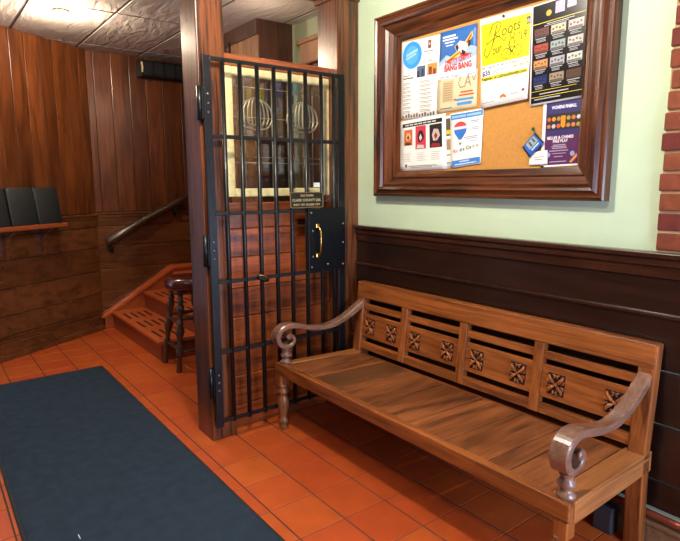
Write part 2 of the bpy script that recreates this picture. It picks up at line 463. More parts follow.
# ------------------------------------------------------------------ partition with leaded window between posts
PX = -3.18
mb = MB(); z = 0
for hgt in (.16, .2, .19, .2, .19, .2, .18, .165):
    mb.box(PX-.03, PX, 1.515, 2.318, z+.002, z+hgt-.002, .004); z += hgt
zt = z
mb.box(PX-.05, PX+.02, 1.515, 2.318, 2.302, 2.372, .006)
mb.box(PX-.03, PX, 1.515, 1.541, zt, 2.303).box(PX-.03, PX, 2.315, 2.318, zt, 2.303)
pt = struct(mb.build('wall_partition', M['panel']))
mb = MB()
fy0, fy1, fz0, fz1, fw = 1.541, 2.315, zt+.035, 2.302, .052
mb.box(PX-.02, PX+.015, fy0, fy0+fw, fz0, fz1, .006).box(PX-.02, PX+.015, fy1-fw, fy1, fz0, fz1, .006)
mb.box(PX-.02, PX+.015, fy0+fw, fy1-fw, fz1-fw, fz1, .006).box(PX-.02, PX+.015, fy0+fw, fy1-fw, fz0, fz0+fw, .006)
wn2 = struct(mb.build('window_2', M['gold']))
iy0, iy1, iz0, iz1 = fy0+fw, fy1-fw, fz0+fw, fz1-fw
MB().box(PX-.004, PX, iy0, iy1, iz0, iz1).build('pane', M['glass'], wn2)
mb = MB()
def came(pts, r=.003):
    mb.tube([(PX+.003, p[0], p[1]) for p in pts], r, 6)
for zz in (iz0+.16, iz0+.195, iz1-.06, iz1-.24): came([(iy0, zz), (iy1, zz)], .0025)
ym = (iy0+iy1)/2
for yy in (iy0+.08, ym-.06, ym+.06, iy1-.08): came([(yy, iz0), (yy, iz1)], .0025)
for cyy in (ym-.175, ym+.175):
    cz = iz1-.25
    for a in range(-4, 5):
        k = a/4
        pts = [(cyy+k*.10*math.sin(t)**.8+k*.02, cz-.02+.155*math.cos(t/1.12)*(1-.12*k*k)) for t in [.02+q*(PI*.5)/8 for q in range(9)]]
        pts += [(cyy+k*.10*(1-.12*q)+k*.02, cz-.0-.02*q) for q in (1, 2)]
        came(pts, .0055)
    came([(cyy+math.cos(t)*.095, cz-.035+math.sin(t)*.028) for t in [PI+q*PI/8 for q in range(9)]], .006)
    came([(cyy+math.cos(t)*.06, cz-.02+math.sin(t)*.016) for t in [PI+q*PI/8 for q in range(9)]], .005)
mb.build('leading', M['lead'], wn2)
MB().box(PX+.001, PX+.003, iy1-.075, iy1-.02, iz0+.005, iz0+.035).build('sticker', M['paper'], wn2)

# ------------------------------------------------------------------ jail gate
GX = -3.055
gt = thing('jail_gate', 'black iron barred jail gate hinged on the oak post', 'gate', (GX, 1.385, 0))
MB().box(GX-.006, GX+.006, 1.354, 1.402, .10, 2.318, .002).build('hinge_stile', M['iron'], gt)
MB().box(GX-.006, GX+.006, 2.303, 2.358, .10, 2.318, .002).build('lock_stile', M['iron'], gt)
for yb in (1.474, 1.585, 1.699, 1.815, 1.930, 2.047, 2.169, 2.270):
    MB().tube([(GX, yb, .12), (GX, yb, 2.303)], .0132, 12).build('bar', M['iron'], gt)
for zb in (.139, .579, 1.015, 1.427, 1.873, 2.303):
    MB().box(GX-.006, GX+.010, 1.395, 2.33, zb-.0115, zb+.0115, .003).build('crossbar', M['iron'], gt)
for zb in (.39, 1.208, 2.055):
    hb = MB().box(GX-.045, GX-.004, 1.346, 1.366, zb-.09, zb+.09, .003).tube([(GX-.022, 1.338, zb-.095), (GX-.022, 1.338, zb+.095)], .015, 10).build('hinge', M['iron'], gt)
    mb = MB()
    for q in (-.05, .0, .05): mb.lathe([(.007, 0), (.006, .004), (.002, .006)], (0, 0, 0), 10, Matrix.Translation((GX+.006, 1.378, zb+q)) @ Matrix.Rotation(PI/2, 4, 'Y'))
    mb.build('rivets', M['steel'], hb)
lb = MB().box(GX+.012, GX+.034, 2.037, 2.340, 1.022, 1.438, .003).build('lock_plate', M['ironbox'], gt)
mb = MB()
for yy, zz in ((2.06, 1.41), (2.32, 1.33), (2.32, 1.2), (2.32, 1.05), (2.06, 1.05), (2.19, 1.06), (2.07, 1.29), (2.07, 1.12)):
    mb.lathe([(.008, 0), (.007, .003), (.002, .005)], (0, 0, 0), 10, Matrix.Translation((GX+.034, yy, zz)) @ Matrix.Rotation(PI/2, 4, 'Y'))
mb.build('rivets', M['steel'], lb)
MB().lathe([(.014, 0), (.012, .004)], (0, 0, 0), 14, Matrix.Translation((GX+.034, 2.255, 1.27)) @ Matrix.Rotation(PI/2, 4, 'Y')).build('keyhole', M['iron'], lb)
mb = MB(); hx, hy = GX+.034, 2.106
mb.tube([(hx+.004, hy, 1.322), (hx+.022, hy, 1.312), (hx+.034, hy+.002, 1.29), (hx+.036, hy+.003, 1.225), (hx+.034, hy+.002, 1.16), (hx+.022, hy, 1.14), (hx+.004, hy, 1.13)], [.007, .006, .007, .008, .007, .006, .007], 12)
mb.box(hx, hx+.007, hy-.013, hy+.013, 1.308, 1.338, .005).box(hx, hx+.007, hy-.013, hy+.013, 1.112, 1.142, .005)
lab(mb.build('handle', M['brass'], lb), 'brass pull handle')
mb = MB().lathe([(.036, 0), (.034, .006), (.02, .01)], (0, 0, 0), 20, Matrix.Translation((GX+.018, 1.695, 1.015)) @ Matrix.Rotation(-.45, 4, 'X') @ Matrix.Scale(1.35, 4, (0, 1, 0)) @ Matrix.Scale(.62, 4, (0, 0, 1)) @ Matrix.Rotation(PI/2, 4, 'Y'))
kn = mb.build('keyhole_cover', M['iron'], gt)
mb = MB().tube([(GX+.032, 1.662+.07*q, 1.036-.034*q+.010*math.sin(q*PI)) for q in (0, .25, .5, .75, 1)], .006, 8)
lab(mb.build('cover_rim', M['brass'], kn), 'brass rim')
pl = lab(MB().box(GX+.02, GX+.026, 1.902, 2.161, 1.444, 1.547, .002).build('plaque', M['plaque'], gt), 'dark plaque with raised lettering and brass border')
mb = MB()
for a, b, c, d in ((1.902, 2.161, 1.444, 1.450), (1.902, 2.161, 1.541, 1.547), (1.902, 1.908, 1.444, 1.547), (2.155, 2.161, 1.444, 1.547)): mb.box(GX+.025, GX+.029, a, b, c, d, .001)
mb.build('border', plain('aged_brass', (140, 114, 70), .4, .6), pl)
pm = plain('plaque_letters', (186, 164, 120), .5, .1)
for body, zz, sz, wd in (('OLD TOWN', 1.518, .018, .10), ('CLARK COUNTY JAIL', 1.487, .023, .225), ('BUILT 1871 CLOSED 1907', 1.460, .017, .205)):
    text_mesh('lettering', body, sz, pm, lambda c, zz=zz: Vector((GX+.0266+c.z, 2.031+c.x, zz+c.y)), pl, 'CENTER', width=wd, bold=.0004)

# ------------------------------------------------------------------ notice board
t = thing('notice_board', 'large notice board with thick moulded dark wood frame and cork back', 'notice board', (-2.05, 2.49, 1.52))
bx0, bx1, bz0, bz1 = -2.85, -1.275, 1.517, 2.64
wl_, wr_, wb_, wt_ = .215, .150, .155, .175
PROF = [(0, 0), (0, .05), (.04, .058), (.10, .060), (.14, .052), (.20, .056), (.30, .07), (.38, .066), (.42, .05), (.50, .052), (.58, .040), (.72, .024), (.78, .028), (.84, .022), (.93, .018), (1.0, .014), (1.0, 0)]
def moulding(p0, p1, inner0, inner1, mat, name):
    """p0,p1 outer corners, inner0, inner1 the matching inner corners, all (x,z)"""
    mb = MB(); rows = []
    for f, d in PROF:
        a = (p0[0]+(inner0[0]-p0[0])*f, WY-.002-d, p0[1]+(inner0[1]-p0[1])*f)
        b = (p1[0]+(inner1[0]-p1[0])*f, WY-.002-d, p1[1]+(inner1[1]-p1[1])*f)
        rows.append((mb.bm.verts.new(a), mb.bm.verts.new(b)))
    for (a, b), (c, d) in zip(rows, rows[1:]): mb.bm.faces.new((a, b, d, c))
    a, b = rows[0]; c, d = rows[-1]; mb.bm.faces.new((a, b, d, c))
    mb.bm.faces.new([r[0] for r in rows]); mb.bm.faces.new([r[1] for r in rows])
    bmesh.ops.recalc_face_normals(mb.bm, faces=mb.bm.faces[:])
    return mb.build(name, mat, t)
O = [(bx0, bz0), (bx1, bz0), (bx1, bz1), (bx0, bz1)]
I = [(bx0+wl_, bz0+wb_), (bx1-wr_, bz0+wb_), (bx1-wr_, bz1-wt_), (bx0+wl_, bz1-wt_)]
for k in range(4): moulding(O[k], O[(k+1) % 4], I[k], I[(k+1) % 4], M['frame_x'] if k % 2 == 0 else M['frame_z'], 'frame_side')
MB().box(bx0+.1, bx1-.1, WY-.012, WY-.003, bz0+.1, bz1-.1).build('cork_panel', M['cork'], t)

# papers: corners (x,z) BL BR TR TL on the board
class Paper:
    def __init__(s, name, label, cat, q, layer, mat=None, bulge=0, group='flyers pinned to the notice board', curl=0):
        s.q = [Vector((a, 0, b)) for a, b in q]; s.y = WY-.0125-.0016*layer; s.bulge = bulge; s.curl = curl
        mb = MB(); n = 8
        V = [[mb.bm.verts.new(s.at(i/n, j/n, 0)) for i in range(n+1)] for j in range(n+1)]
        B = [[mb.bm.verts.new(s.at(i/n, j/n, -.0005)) for i in range(n+1)] for j in range(n+1)]
        for j in range(n):
            for i in range(n):
                mb.bm.faces.new((V[j][i], V[j][i+1], V[j+1][i+1], V[j+1][i])); mb.bm.faces.new((B[j][i], B[j+1][i], B[j+1][i+1], B[j][i+1]))
        for i in range(n):
            for a, b, c, d in ((V[0][i], B[0][i], B[0][i+1], V[0][i+1]), (V[n][i+1], B[n][i+1], B[n][i], V[n][i]), (V[i+1][0], B[i+1][0], B[i][0], V[i][0]), (V[i][n], B[i][n], B[i+1][n], V[i+1][n])):
                mb.bm.faces.new((a, b, c, d))
        for f in mb.bm.faces: f.smooth = True
        s.o = mb.build(name, mat or M['paper']); tag(s.o, label, cat, group)
        s.W = (s.q[1]-s.q[0]).length; s.Hh = (s.q[3]-s.q[0]).length
    def at(s, u, v, lift=.0004):
        p = (s.q[0]*(1-u)+s.q[1]*u)*(1-v)+(s.q[3]*(1-u)+s.q[2]*u)*v
        y = s.y - lift - s.bulge*math.sin(PI*min(1, max(0, u)))*(1-v) - s.curl*(1-v)**3
        return Vector((p.x, y, p.z))
    def rects(s, rs, c, name='print', lift=.0006, coat=0, rough=.45):
        mb = MB()
        for u0, v0, u1, v1 in rs:
            n = max(1, int((u1-u0)*6)); k = max(1, int((v1-v0)*6))
            for i in range(n):
                for j in range(k):
                    a, b = u0+(u1-u0)*i/n, u0+(u1-u0)*(i+1)/n; cc, d = v0+(v1-v0)*j/k, v0+(v1-v0)*(j+1)/k
                    mb.poly([s.at(a, cc, lift), s.at(b, cc, lift), s.at(b, d, lift), s.at(a, d, lift)])
        bmesh.ops.remove_doubles(mb.bm, verts=mb.bm.verts, dist=1e-6)
        return mb.build(name, ink(c, rough, coat), s.o)
    def poly(s, ps, c, name='print', lift=.0008):
        return MB().poly([s.at(u, v, lift) for u, v in ps]).build(name, ink(c), s.o)
    def polys(s, pl_, c, name='print', lift=.0008):
        mb = MB()
        for ps in pl_: mb.poly([s.at(u, v, lift) for u, v in ps])
        return mb.build(name, ink(c), s.o)
    def disc(s, u, v, r, c, name='print', lift=.0008, r2=None, squash=1):
        ps = []
        for k in range(28):
            a = 2*PI*k/28; ps.append((u+r*math.cos(a)/s.W, v+r*squash*math.sin(a)/s.Hh))
        return s.poly(ps, c, name, lift)
    def line(s, ps, w, c, name='drawing', lift=.0028):
        mb = MB()
        for pts in ps:
            P = [Vector((u*s.W, v*s.Hh)) for u, v in pts]
            for a, b in zip(P, P[1:]):
                d = (b-a); 
                if d.length < 1e-7: continue
                n = Vector((-d.y, d.x)).normalized()*w/2; e = d.normalized()*w*.3
                mb.poly([s.at(q.x/s.W, q.y/s.Hh, lift) for q in (a-n-e, b-n+e, b+n+e, a+n-e)])
        return mb.build(name, ink(c), s.o)
    def text(s, body, u, v, size, c, align='LEFT', width=None, shear=0, lift=.0011, rot=0, bold=0):
        lift += .0016
        cr, sr = math.cos(rot), math.sin(rot)
        def f(p):
            x = p.x*cr-p.y*sr; y = p.x*sr+p.y*cr
            return s.at(u+x/s.W, v+y/s.Hh, lift+p.z)
        return text_mesh('lettering', body, size, ink(c), f, s.o, align, shear, 0, width*s.W if width else None, bold)

def bars(rows, rng):
    """short printed text lines"""
    out = []
    for u0, u1, v, h in rows: out.append((u0, v, u0+(u1-u0)*rng.uniform(.7, 1), v+h))
    return out
R_ = random.Random(3)

# flyer with the blue circle
p = Paper('flyer', 'white flyer with a large blue circle at its top left', 'flyer', [(-2.634, 1.995), (-2.325, 1.989), (-2.313, 2.443), (-2.634, 2.456)], 1)
p.disc(.29, .815, .084, (170, 208, 236), 'blue_circle'); p.disc(.29, .815, .078, (40, 140, 216), 'blue_circle', .0010)
p.disc(.29, .815, .055, (70, 160, 220), 'blue_circle', .0012)
p.polys([[(.14, .80), (.44, .86), (.44, .89), (.14, .83)], [(.14, .76), (.40, .815), (.40, .84), (.14, .79)]], (150, 196, 190), 'band', .0014)
p.rects([(.70, .86, .78, .96)], (120, 50, 46), 'emblem'); p.rects([(.72, .90, .76, .93)], (220, 180, 170), 'emblem', .0010)
p.rects(bars([(.6, .9, .82, .012), (.64, .86, .79, .008), (.7, .84, .70, .007), (.7, .84, .715, .007)], R_), (120, 116, 110), 'printed_lines')
p.rects([(.43, .52, .65, .66)], (72, 96, 130), 'photo'); p.rects([(.43, .52, .50, .60), (.55, .52, .61, .62)], (34, 42, 60), 'photo', .001)
p.rects([(.70, .53, .95, .67)], (222, 140, 70), 'photo'); p.rects([(.74, .53, .82, .63), (.85, .53, .92, .60)], (110, 56, 36), 'photo', .001)
p.rects([(.06, .52, .34, .535), (.06, .555, .25, .565)], (70, 64, 60), 'printed_lines')
rows = []
for k in range(8):
    v = .46-k*.052
    rows += [(.07, .30, v, .009), (.07, .26, v-.017, .007), (.52, .86, v, .009), (.55, .82, v-.017, .007)]
p.rects(bars(rows, R_), (138, 132, 122), 'printed_lines')
p.rects([(.06+.075*k, .02, .10+.075*k, .045+.012*(k % 3)) for k in range(12)], (90, 80, 76), 'emblems')

# beige programme flyer and musical poster
p = Paper('flyer', 'beige flyer pinned directly beneath the blue flying car poster', 'flyer', [(-2.329, 2.004), (-2.035, 2.008), (-2.035, 2.21), (-2.327, 2.22)], 2, ink((214, 196, 160)))
p.rects([(.14, .25, .42, .8)], (190, 170, 132), 'print'); p.rects([(.17, .3+.06*k, .39, .325+.06*k) for k in range(8)], (158, 138, 104), 'printed_lines', .001)
p.line([[(.60, .85), (.55, .7), (.60, .58), (.68, .6)], [(.70, .58), (.78, .88), (.84, .6)], [(.86, .9), (.92, .72), (.96, .88)], [(.73, .7), (.83, .68)]], .0035, (104, 92, 72), 'monogram')
p.rects([(.60, .44, .90, .48), (.57, .36, .93, .40)], (206, 84, 54), 'printed_lines')
p.rects([(.48, .24, .92, .30), (.52, .12, .88, .2)], (74, 144, 196), 'printed_lines'); p.rects([(.44, .26, .50, .31)], (200, 70, 50), 'print', .001)
p.rects([(.1, .08, .4, .11)], (120, 104, 80), 'printed_lines')
p = Paper('poster', 'blue poster with a winged racing car above red CHITTY BANG BANG title', 'poster', [(-2.319, 2.190), (-2.044, 2.178), (-2.049, 2.445), (-2.312, 2.449)], 3, ink((44, 98, 168)))
p.polys([[(0, .08), (1, .10), (1, .55), (.82, .62), (.70, .52), (.45, .40), (.2, .50), (0, .36)]], (150, 178, 208), 'clouds')
p.polys([[(0, .05), (1, .08), (1, .40), (.75, .32), (.4, .26), (.15, .36), (0, .25)]], (206, 216, 228), 'clouds', .001)
p.rects([(0, 0, 1, .09)], (226, 230, 236), 'border'); p.text('July 26 - August 11, 2019', .05, .025, .016, (40, 80, 150), width=.9)
p.rects([(.08, .86, .44, .895), (.08, .80, .50, .83), (.14, .74, .42, .765), (.18, .68, .38, .70)], (226, 232, 240), 'printed_lines')
p.polys([[(.20, .38), (.62, .60), (.58, .46), (.26, .32)], [(.70, .70), (.88, .88), (.90, .78), (.76, .62)]], (238, 196, 44), 'wing', .0012)
p.polys([[(.22, .37), (.6, .54), (.58, .50), (.24, .34)], [(.73, .68), (.86, .84), (.87, .79), (.76, .65)], [(.56, .5), (.8, .46), (.76, .40), (.6, .42)]], (214, 56, 34), 'wing', .0016)
p.polys([[(.42, .64), (.56, .74), (.74, .68), (.80, .58), (.64, .46), (.50, .50)]], (196, 196, 196), 'car', .0014)
p.polys([[(.44, .64), (.50, .68), (.54, .60), (.50, .52)], [(.62, .56), (.72, .50), (.70, .42), (.62, .46)], [(.78, .70), (.84, .72), (.84, .60), (.78, .58)]], (50, 30, 34), 'car', .002)
p.text('CHITTY CHITTY', .18, .275, .036, (206, 44, 32), width=.72, rot=.12, bold=.0012, lift=.002)
p.text('BANG BANG', .17, .155, .044, (206, 44, 32), width=.72, rot=.04, bold=.0015, lift=.002)

# yellow tour poster
p = Paper('poster', 'bright yellow and white Roots Tour poster with bicycle sketch', 'poster', [(-1.997, 1.995), (-1.708, 2.013), (-1.716, 2.451), (-2.031, 2.456)], 4, curl=.012)
p.rects([(.03, .475, .985, .935)], (236, 224, 10), 'yellow_field', .0007)
p.line([[(.25, .66), (.30, .78), (.36, .90)], [(.2, .80), (.26, .90), (.36, .93), (.44, .90), (.40, .83), (.30, .79)], [(.30, .79), (.40, .76), (.50, .70), (.54, .74)]], .0048, (96, 92, 10))
p.text('oots', .46, .755, .078, (96, 92, 10), width=.38, shear=.35, rot=.18)
p.text("'19", .80, .67, .06, (74, 70, 8), width=.14, shear=.2, rot=.1)
p.line([[(.12, .70), (.28, .75), (.42, .77)], [(.30, .75), (.22, .62), (.14, .56), (.08, .60), (.12, .66)]], .0048, (96, 92, 10))
p.text('our', .27, .575, .066, (74, 70, 8), width=.2, shear=.35, rot=.15)
def ring(u, v, r): return [(u+r*math.cos(k*PI/10)/p.W, v+r*math.sin(k*PI/10)/p.Hh) for k in range(21)]
p.line([ring(.54, .555, .026), ring(.76, .565, .026), ring(.66, .745, .013), [(.54, .555), (.60, .62), (.70, .62), (.76, .565)], [(.60, .62), (.65, .555), (.70, .62)], [(.58, .64), (.62, .70), (.68, .71), (.72, .64), (.68, .66)], [(.62, .70), (.60, .63), (.65, .57)]], .003, (74, 70, 8), 'bicycle_sketch')
p.rects([(.92, .82, .985, .9)], (70, 70, 60), 'emblem', .001); p.text('8', .93, .83, .03, (210, 210, 190))
p.text('SAT. AUGUST 24, 2019 Route + Info', .04, .435, .018, (60, 64, 80), width=.92)
p.text('$35', .04, .36, .034, (24, 60, 140), bold=.0008)
p.rects(bars([(.25, .64, .40, .007), (.25, .66, .382, .007), (.25, .5, .365, .007)], R_), (120, 124, 140), 'printed_lines')
p.rects([(.70, .385, .75, .41), (.82, .39, .87, .415), (.93, .40, .97, .42)], (224, 180, 70), 'emblem')
p.rects([(.02, .30, .97, .345)], (226, 212, 30), 'yellow_band'); p.text('Register at LaDouxFamily.com', .03, .309, .021, (40, 40, 20), width=.92, bold=.0003)
p.rects(bars([(.04, .26, .24, .006), (.04, .24, .22, .006), (.34, .66, .255, .006), (.34, .62, .235, .006), (.70, .92, .26, .006), (.04, .22, .19, .006), (.34, .6, .2, .006), (.7, .9, .21, .006), (.05, .4, .11, .008)], R_), (186, 186, 188), 'printed_lines')
p.polys([[(.42, .06), (.43, .10), (.50, .12), (.56, .09), (.56, .06), (.52, .08), (.46, .08)]], (190, 100, 40), 'emblem'); p.rects([(.87, .1, .93, .13)], (150, 60, 50), 'emblem')
p.rects([(.06, .05, .3, .058), (.62, .09, .8, .1)], (130, 130, 130), 'printed_lines')
tag(MB().lathe([(.004, 0), (.007, .003), (.007, .006), (.003, .008)], (0, 0, 0), 12, Matrix.Translation((-1.875, WY-.0215, 2.44)) @ Matrix.Rotation(PI/2, 4, 'X')).build('push_pin', ink((40, 40, 44))), 'black push pin at the top of the yellow tour poster', 'push pin')

# black event poster
p = Paper('poster', 'glossy black poster with a grid of twelve small band photos', 'poster', [(-1.700, 1.975), (-1.427, 1.986), (-1.427, 2.456), (-1.712, 2.448)], 6, ink((226, 226, 226)), 0)
p.rects([(.03, .02, 1, .985)], (20, 20, 22), 'black_field', .0006, 1, .22)
p.rects([(.03, .80, 1, .808), (.03, .075, 1, .081), (.03, .135, .9, .14)], (196, 176, 40), 'yellow_rule', .0012)
p.disc(.33, .885, .014, (180, 150, 40), 'emblem', .0012); p.rects([(.45, .86, .62, .97), (.66, .88, .82, .97)], (170, 164, 190), 'photo', .0012)
p.rects([(.3, .78, .8, .787), (.25, .765, .7, .77)], (190, 190, 190), 'printed_lines', .0014)
cols = [((110, 70, 66), (196, 186, 160), (200, 180, 176)), ((160, 72, 58), (150, 160, 160), (190, 186, 180)), ((206, 140, 90), (160, 160, 164), (190, 194, 186)), ((34, 44, 100), (150, 130, 110), (90, 62, 44))]
for r in range(4):
    for c in range(3):
        u0 = .07+c*.315; v0 = .67-r*.155
        q = p.rects([(u0, v0, u0+.27, v0+.085)], cols[r][c], 'band_photo', .0012, 1, .22)
        dk = tuple(int(x*.5) for x in cols[r][c])
        for k in range(4): p.disc(u0+.04+.06*k, v0+.045+.010*((k+r) % 2), .0055, dk, 'band_photo', .0015)
        p.rects([(u0+.01, v0+.002, u0+.25, v0+.022)], dk, 'band_photo', .0014)
rows = []
for r in range(4):
    for c in range(3):
        u0 = .09+c*.315; v0 = .655-r*.155
        rows += [(u0, u0+.23, v0-.004, .010), (u0+.02, u0+.2, v0-.02, .006), (u0+.02, u0+.22, v0-.033, .006)]
rows += [(.2, .9, .10, .012), (.1, .8, .05, .012)]
p.rects(bars(rows, R_), (158, 158, 160), 'printed_lines', .0014)

# lower row
p = Paper('flyer', 'white flyer behind, its narrow edge showing between two lower flyers', 'flyer', [(-2.300, 1.678), (-2.190, 1.686), (-2.200, 1.985), (-2.306, 1.980)], 1)
p.rects([(.45, .62, .92, .95)], (92, 84, 66), 'photo'); p.rects([(.5, .65, .9, .73)], (222, 190, 40), 'photo', .001); p.rects([(.45, .36, .9, .56)], (168, 138, 112), 'photo'); p.rects([(.5, .1, .8, .12), (.5, .25, .8, .27)], (90, 90, 90), 'printed_lines')
p = Paper('flyer', 'white flyer with black headline bar over three tall red pictures', 'flyer', [(-2.632, 1.676), (-2.237, 1.681), (-2.258, 1.999), (-2.632, 1.984)], 3)
p.rects([(.05, .86, .93, .935)], (28, 28, 28), 'headline_bar'); p.rects([(.12+.1*k, .885, .20+.1*k, .91) for k in range(7)], (200, 200, 196), 'printed_lines', .0012)
for k, (a, b, c1, c2, c3) in enumerate(((.09, .28, (190, 96, 60), (226, 170, 110), (70, 34, 26)), (.35, .58, (200, 56, 74), (40, 30, 36), (210, 200, 190)), (.66, .92, (36, 30, 32), (190, 176, 170), (150, 40, 40)))):
    z0, z1 = (.50, .81) if k == 0 else (.41, .85) if k == 1 else (.41, .84)
    p.rects([(a, z0, b, z1)], c1, 'picture')
    w = b-a; h = z1-z0
    p.polys([[(a+w*.2, z0+h*.55), (a+w*.35, z0+h*.8), (a+w*.7, z0+h*.78), (a+w*.85, z0+h*.5), (a+w*.6, z0+h*.3), (a+w*.3, z0+h*.3)]], c2, 'picture', .001)
    p.polys([[(a+w*.35, z0+h*.5), (a+w*.5, z0+h*.66), (a+w*.66, z0+h*.5), (a+w*.5, z0+h*.34)], [(a+w*.1, z0+h*.04), (a+w*.2, z0+h*.2), (a+w*.8, z0+h*.16), (a+w*.85, z0+h*.04)]], c3, 'picture', .0013)
rows = []
for k in range(3):
    for r in range(5): rows.append((.07+k*.31, .27+k*.31, .33-r*.035, .010))
p.rects(bars(rows, R_), (176, 180, 168), 'printed_lines'); p.rects([(.12, .07, .16, .13)], (50, 46, 44), 'emblem')
p.rects([(.2, .08, .8, .095), (.25, .055, .7, .066)], (120, 116, 110), 'printed_lines')
p = Paper('flyer', 'white flyer with blue bands and a red and blue balloon', 'flyer', [(-2.205, 1.684), (-1.992, 1.706), (-1.985, 1.998), (-2.222, 1.991)], 4)
p.rects([(.02, .88, .985, .975)], (60, 128, 200), 'band'); p.rects([(.06, .905, .5, .945), (.53, .905, .94, .945)], (150, 192, 236), 'printed_lines', .0012)
p.rects([(.04, .02, .97, .13)], (60, 128, 200), 'band'); p.rects([(.3, .085, .62, .11)], (190, 214, 240), 'printed_lines', .0012); p.rects([(.14, .04, .86, .06)], (200, 220, 240), 'printed_lines', .001)
p.polys([[(.10+.22+.21*math.cos(a), .70+.13*math.sin(a)) for a in [PI*k/12 for k in range(13)]]], (208, 70, 76), 'balloon')
p.polys([[(.11, .70), (.53, .70), (.50, .62), (.36, .50), (.28, .50), (.15, .62)]], (50, 110, 190), 'balloon'); p.polys([[(.12, .74), (.53, .74), (.53, .69), (.11, .69)]], (224, 214, 222), 'balloon', .001)
p.line([[(.28, .50), (.29, .44)], [(.36, .50), (.35, .44)]], .0012, (90, 90, 90)); p.rects([(.285, .41, .355, .44)], (90, 80, 70), 'balloon')
p.rects(bars([(.62, .93, .80, .014), (.66, .92, .775, .01), (.7, .9, .68, .012), (.66, .92, .65, .012), (.45, .92, .52, .014), (.52, .92, .49, .012), (.62, .9, .44, .01)], R_), (110, 140, 180), 'printed_lines')
for k, (ch, c) in enumerate((('K', (210, 90, 70)), ('i', (60, 90, 160)), ('d', (60, 90, 160)), ('s', (60, 90, 160)), ('C', (70, 100, 90)), ('a', (80, 110, 120)), ('r', (80, 110, 120)), ('e', (200, 150, 110)))):
    p.text(ch, .10+k*.105, .27+.008*k, .028, c, bold=.0006)
p = Paper('poster', 'purple and navy poster with orange pictures at lower right of board', 'poster', [(-1.624, 1.675), (-1.430, 1.680), (-1.430, 1.982), (-1.625, 1.980)], 2)
p.rects([(.09, .03, 1, 1)], (50, 44, 104), 'navy_field'); p.rects([(.09, .03, 1, .50)], (84, 36, 84), 'purple_field', .0009)
p.rects([(.12, .57, 1, .82)], (44, 34, 36), 'picture_band', .0009)
for k in range(7):
    for r in range(2):
        p.disc(.18+.13*k, .63+.11*r, .010, [(196, 110, 60), (190, 190, 196), (206, 90, 50), (226, 150, 40), (180, 130, 70), (210, 120, 60), (170, 140, 60)][(k+r*2) % 7], 'picture', .0013)
p.rects([(.5, .62, .62, .78)], (226, 140, 30), 'picture', .0015)
p.text('WOMENS PINBALL', .24, .895, .020, (226, 222, 240), width=.66, bold=.0010, lift=.0014)
p.text('BELLES & CHIMES', .16, .43, .019, (236, 232, 240), width=.7, bold=.0006, lift=.0014); p.text('FREE PLAY', .32, .375, .019, (236, 232, 240), width=.4, bold=.0006, lift=.0014)
p.rects(bars([(.32, .76, .33, .012), (.28, .78, .305, .012), (.3, .7, .28, .012), (.22, .82, .24, .014), (.3, .74, .20, .01), (.36, .7, .15, .012), (.25, .8, .07, .014)], R_), (184, 164, 190), 'printed_lines', .0014)
p.disc(.2, .19, .012, (150, 160, 210), 'seal', .0014); p.disc(.85, .19, .012, (150, 160, 210), 'seal', .0014)
p.polys([[(.78, .06), (.96, .19), (.98, .14), (.84, .05)], [(.10, .14), (.2, .05), (.16, .05), (.10, .09)]], (222, 140, 60), 'flash', .0014)
p.rects([(0, 0, .09, 1), (0, 0, 1, .03)], (232, 230, 228), 'margin', .0009)
# small cards
p = Paper('card', 'small white card at the foot of the purple poster', 'card', [(-1.690, 1.687), (-1.584, 1.689), (-1.588, 1.758), (-1.684, 1.750)], 5, group=None)
p.rects([(.3, .35, .7, .42), (.25, .55, .8, .60)], (170, 150, 146), 'printed_lines')
p = Paper('badge', 'blue and white pass hanging tilted from a pin on bare cork', 'badge', [(-1.728, 1.778), (-1.684, 1.726), (-1.605, 1.797), (-1.660, 1.845)], 9, ink((38, 92, 176)), group=None)
p.polys([[(.1, .25), (.62, .25), (.62, .85), (.1, .85)]], (150, 168, 172), 'picture'); p.rects([(.16, .4, .56, .5), (.16, .65, .5, .74)], (60, 76, 80), 'picture', .001)
p.rects([(.70, .3, .8, .8)], (196, 216, 240), 'printed_lines'); p.rects([(0, 0, 1, .09), (0, .92, 1, 1)], (24, 30, 40), 'edge')
mb = MB().tube([(-1.673, WY-.018, 1.862), (-1.665, WY-.022, 1.85), (-1.650, WY-.024, 1.835), (-1.640, WY-.026, 1.828)], .003, 8).lathe([(.004, 0), (.008, .004), (.008, .008), (.003, .01)], (0, 0, 0), 12, Matrix.Translation((-1.676, WY-.012, 1.865)) @ Matrix.Rotation(PI/2, 4, 'X'))
lab(mb.build('clip', ink((40, 70, 60)), p.o), 'dark green pin and clip')

# ------------------------------------------------------------------ bench
BX0, BX1, BYF = -3.035, -.968, 1.765
def sk(co):                                  # the seat is a little wider in front than at the back
    t = (co.x-BX0)/(BX1-BX0)
    return Vector((co.x+(.115*(1-t)-.015*t)*(co.y-BYF), co.y, co.z))
bt = thing('bench', 'long antique teak bench with carved back and scrolled arms', 'bench', (-2.0, 2.1, 0))
def bpart(mb, name, mat, parent=None): return mb.map(sk).build(name, mat, parent or bt)
ZS = .45
bpart(MB().box(BX0, BX1, BYF, BYF+.045, .375, ZS, .006), 'front_rail', M['bench'])
for x, w in ((BX0+.005, .07), (BX1-.095, .095)):
    bpart(MB().box(x, x+w, BYF+.045, 2.44, .355, ZS-.001, .005), 'side_rail', M['bench_y'])
bpart(MB().box(BX0+.07, BX1-.07, 2.36, 2.40, .36, ZS-.02, .004), 'rear_rail', M['bench'])
cuts = [BX0+.077, -2.79, -2.66, -2.43, -2.13, -1.84, -1.60, -1.36, -1.26, BX1-.097]
tone = {}
mb = MB()
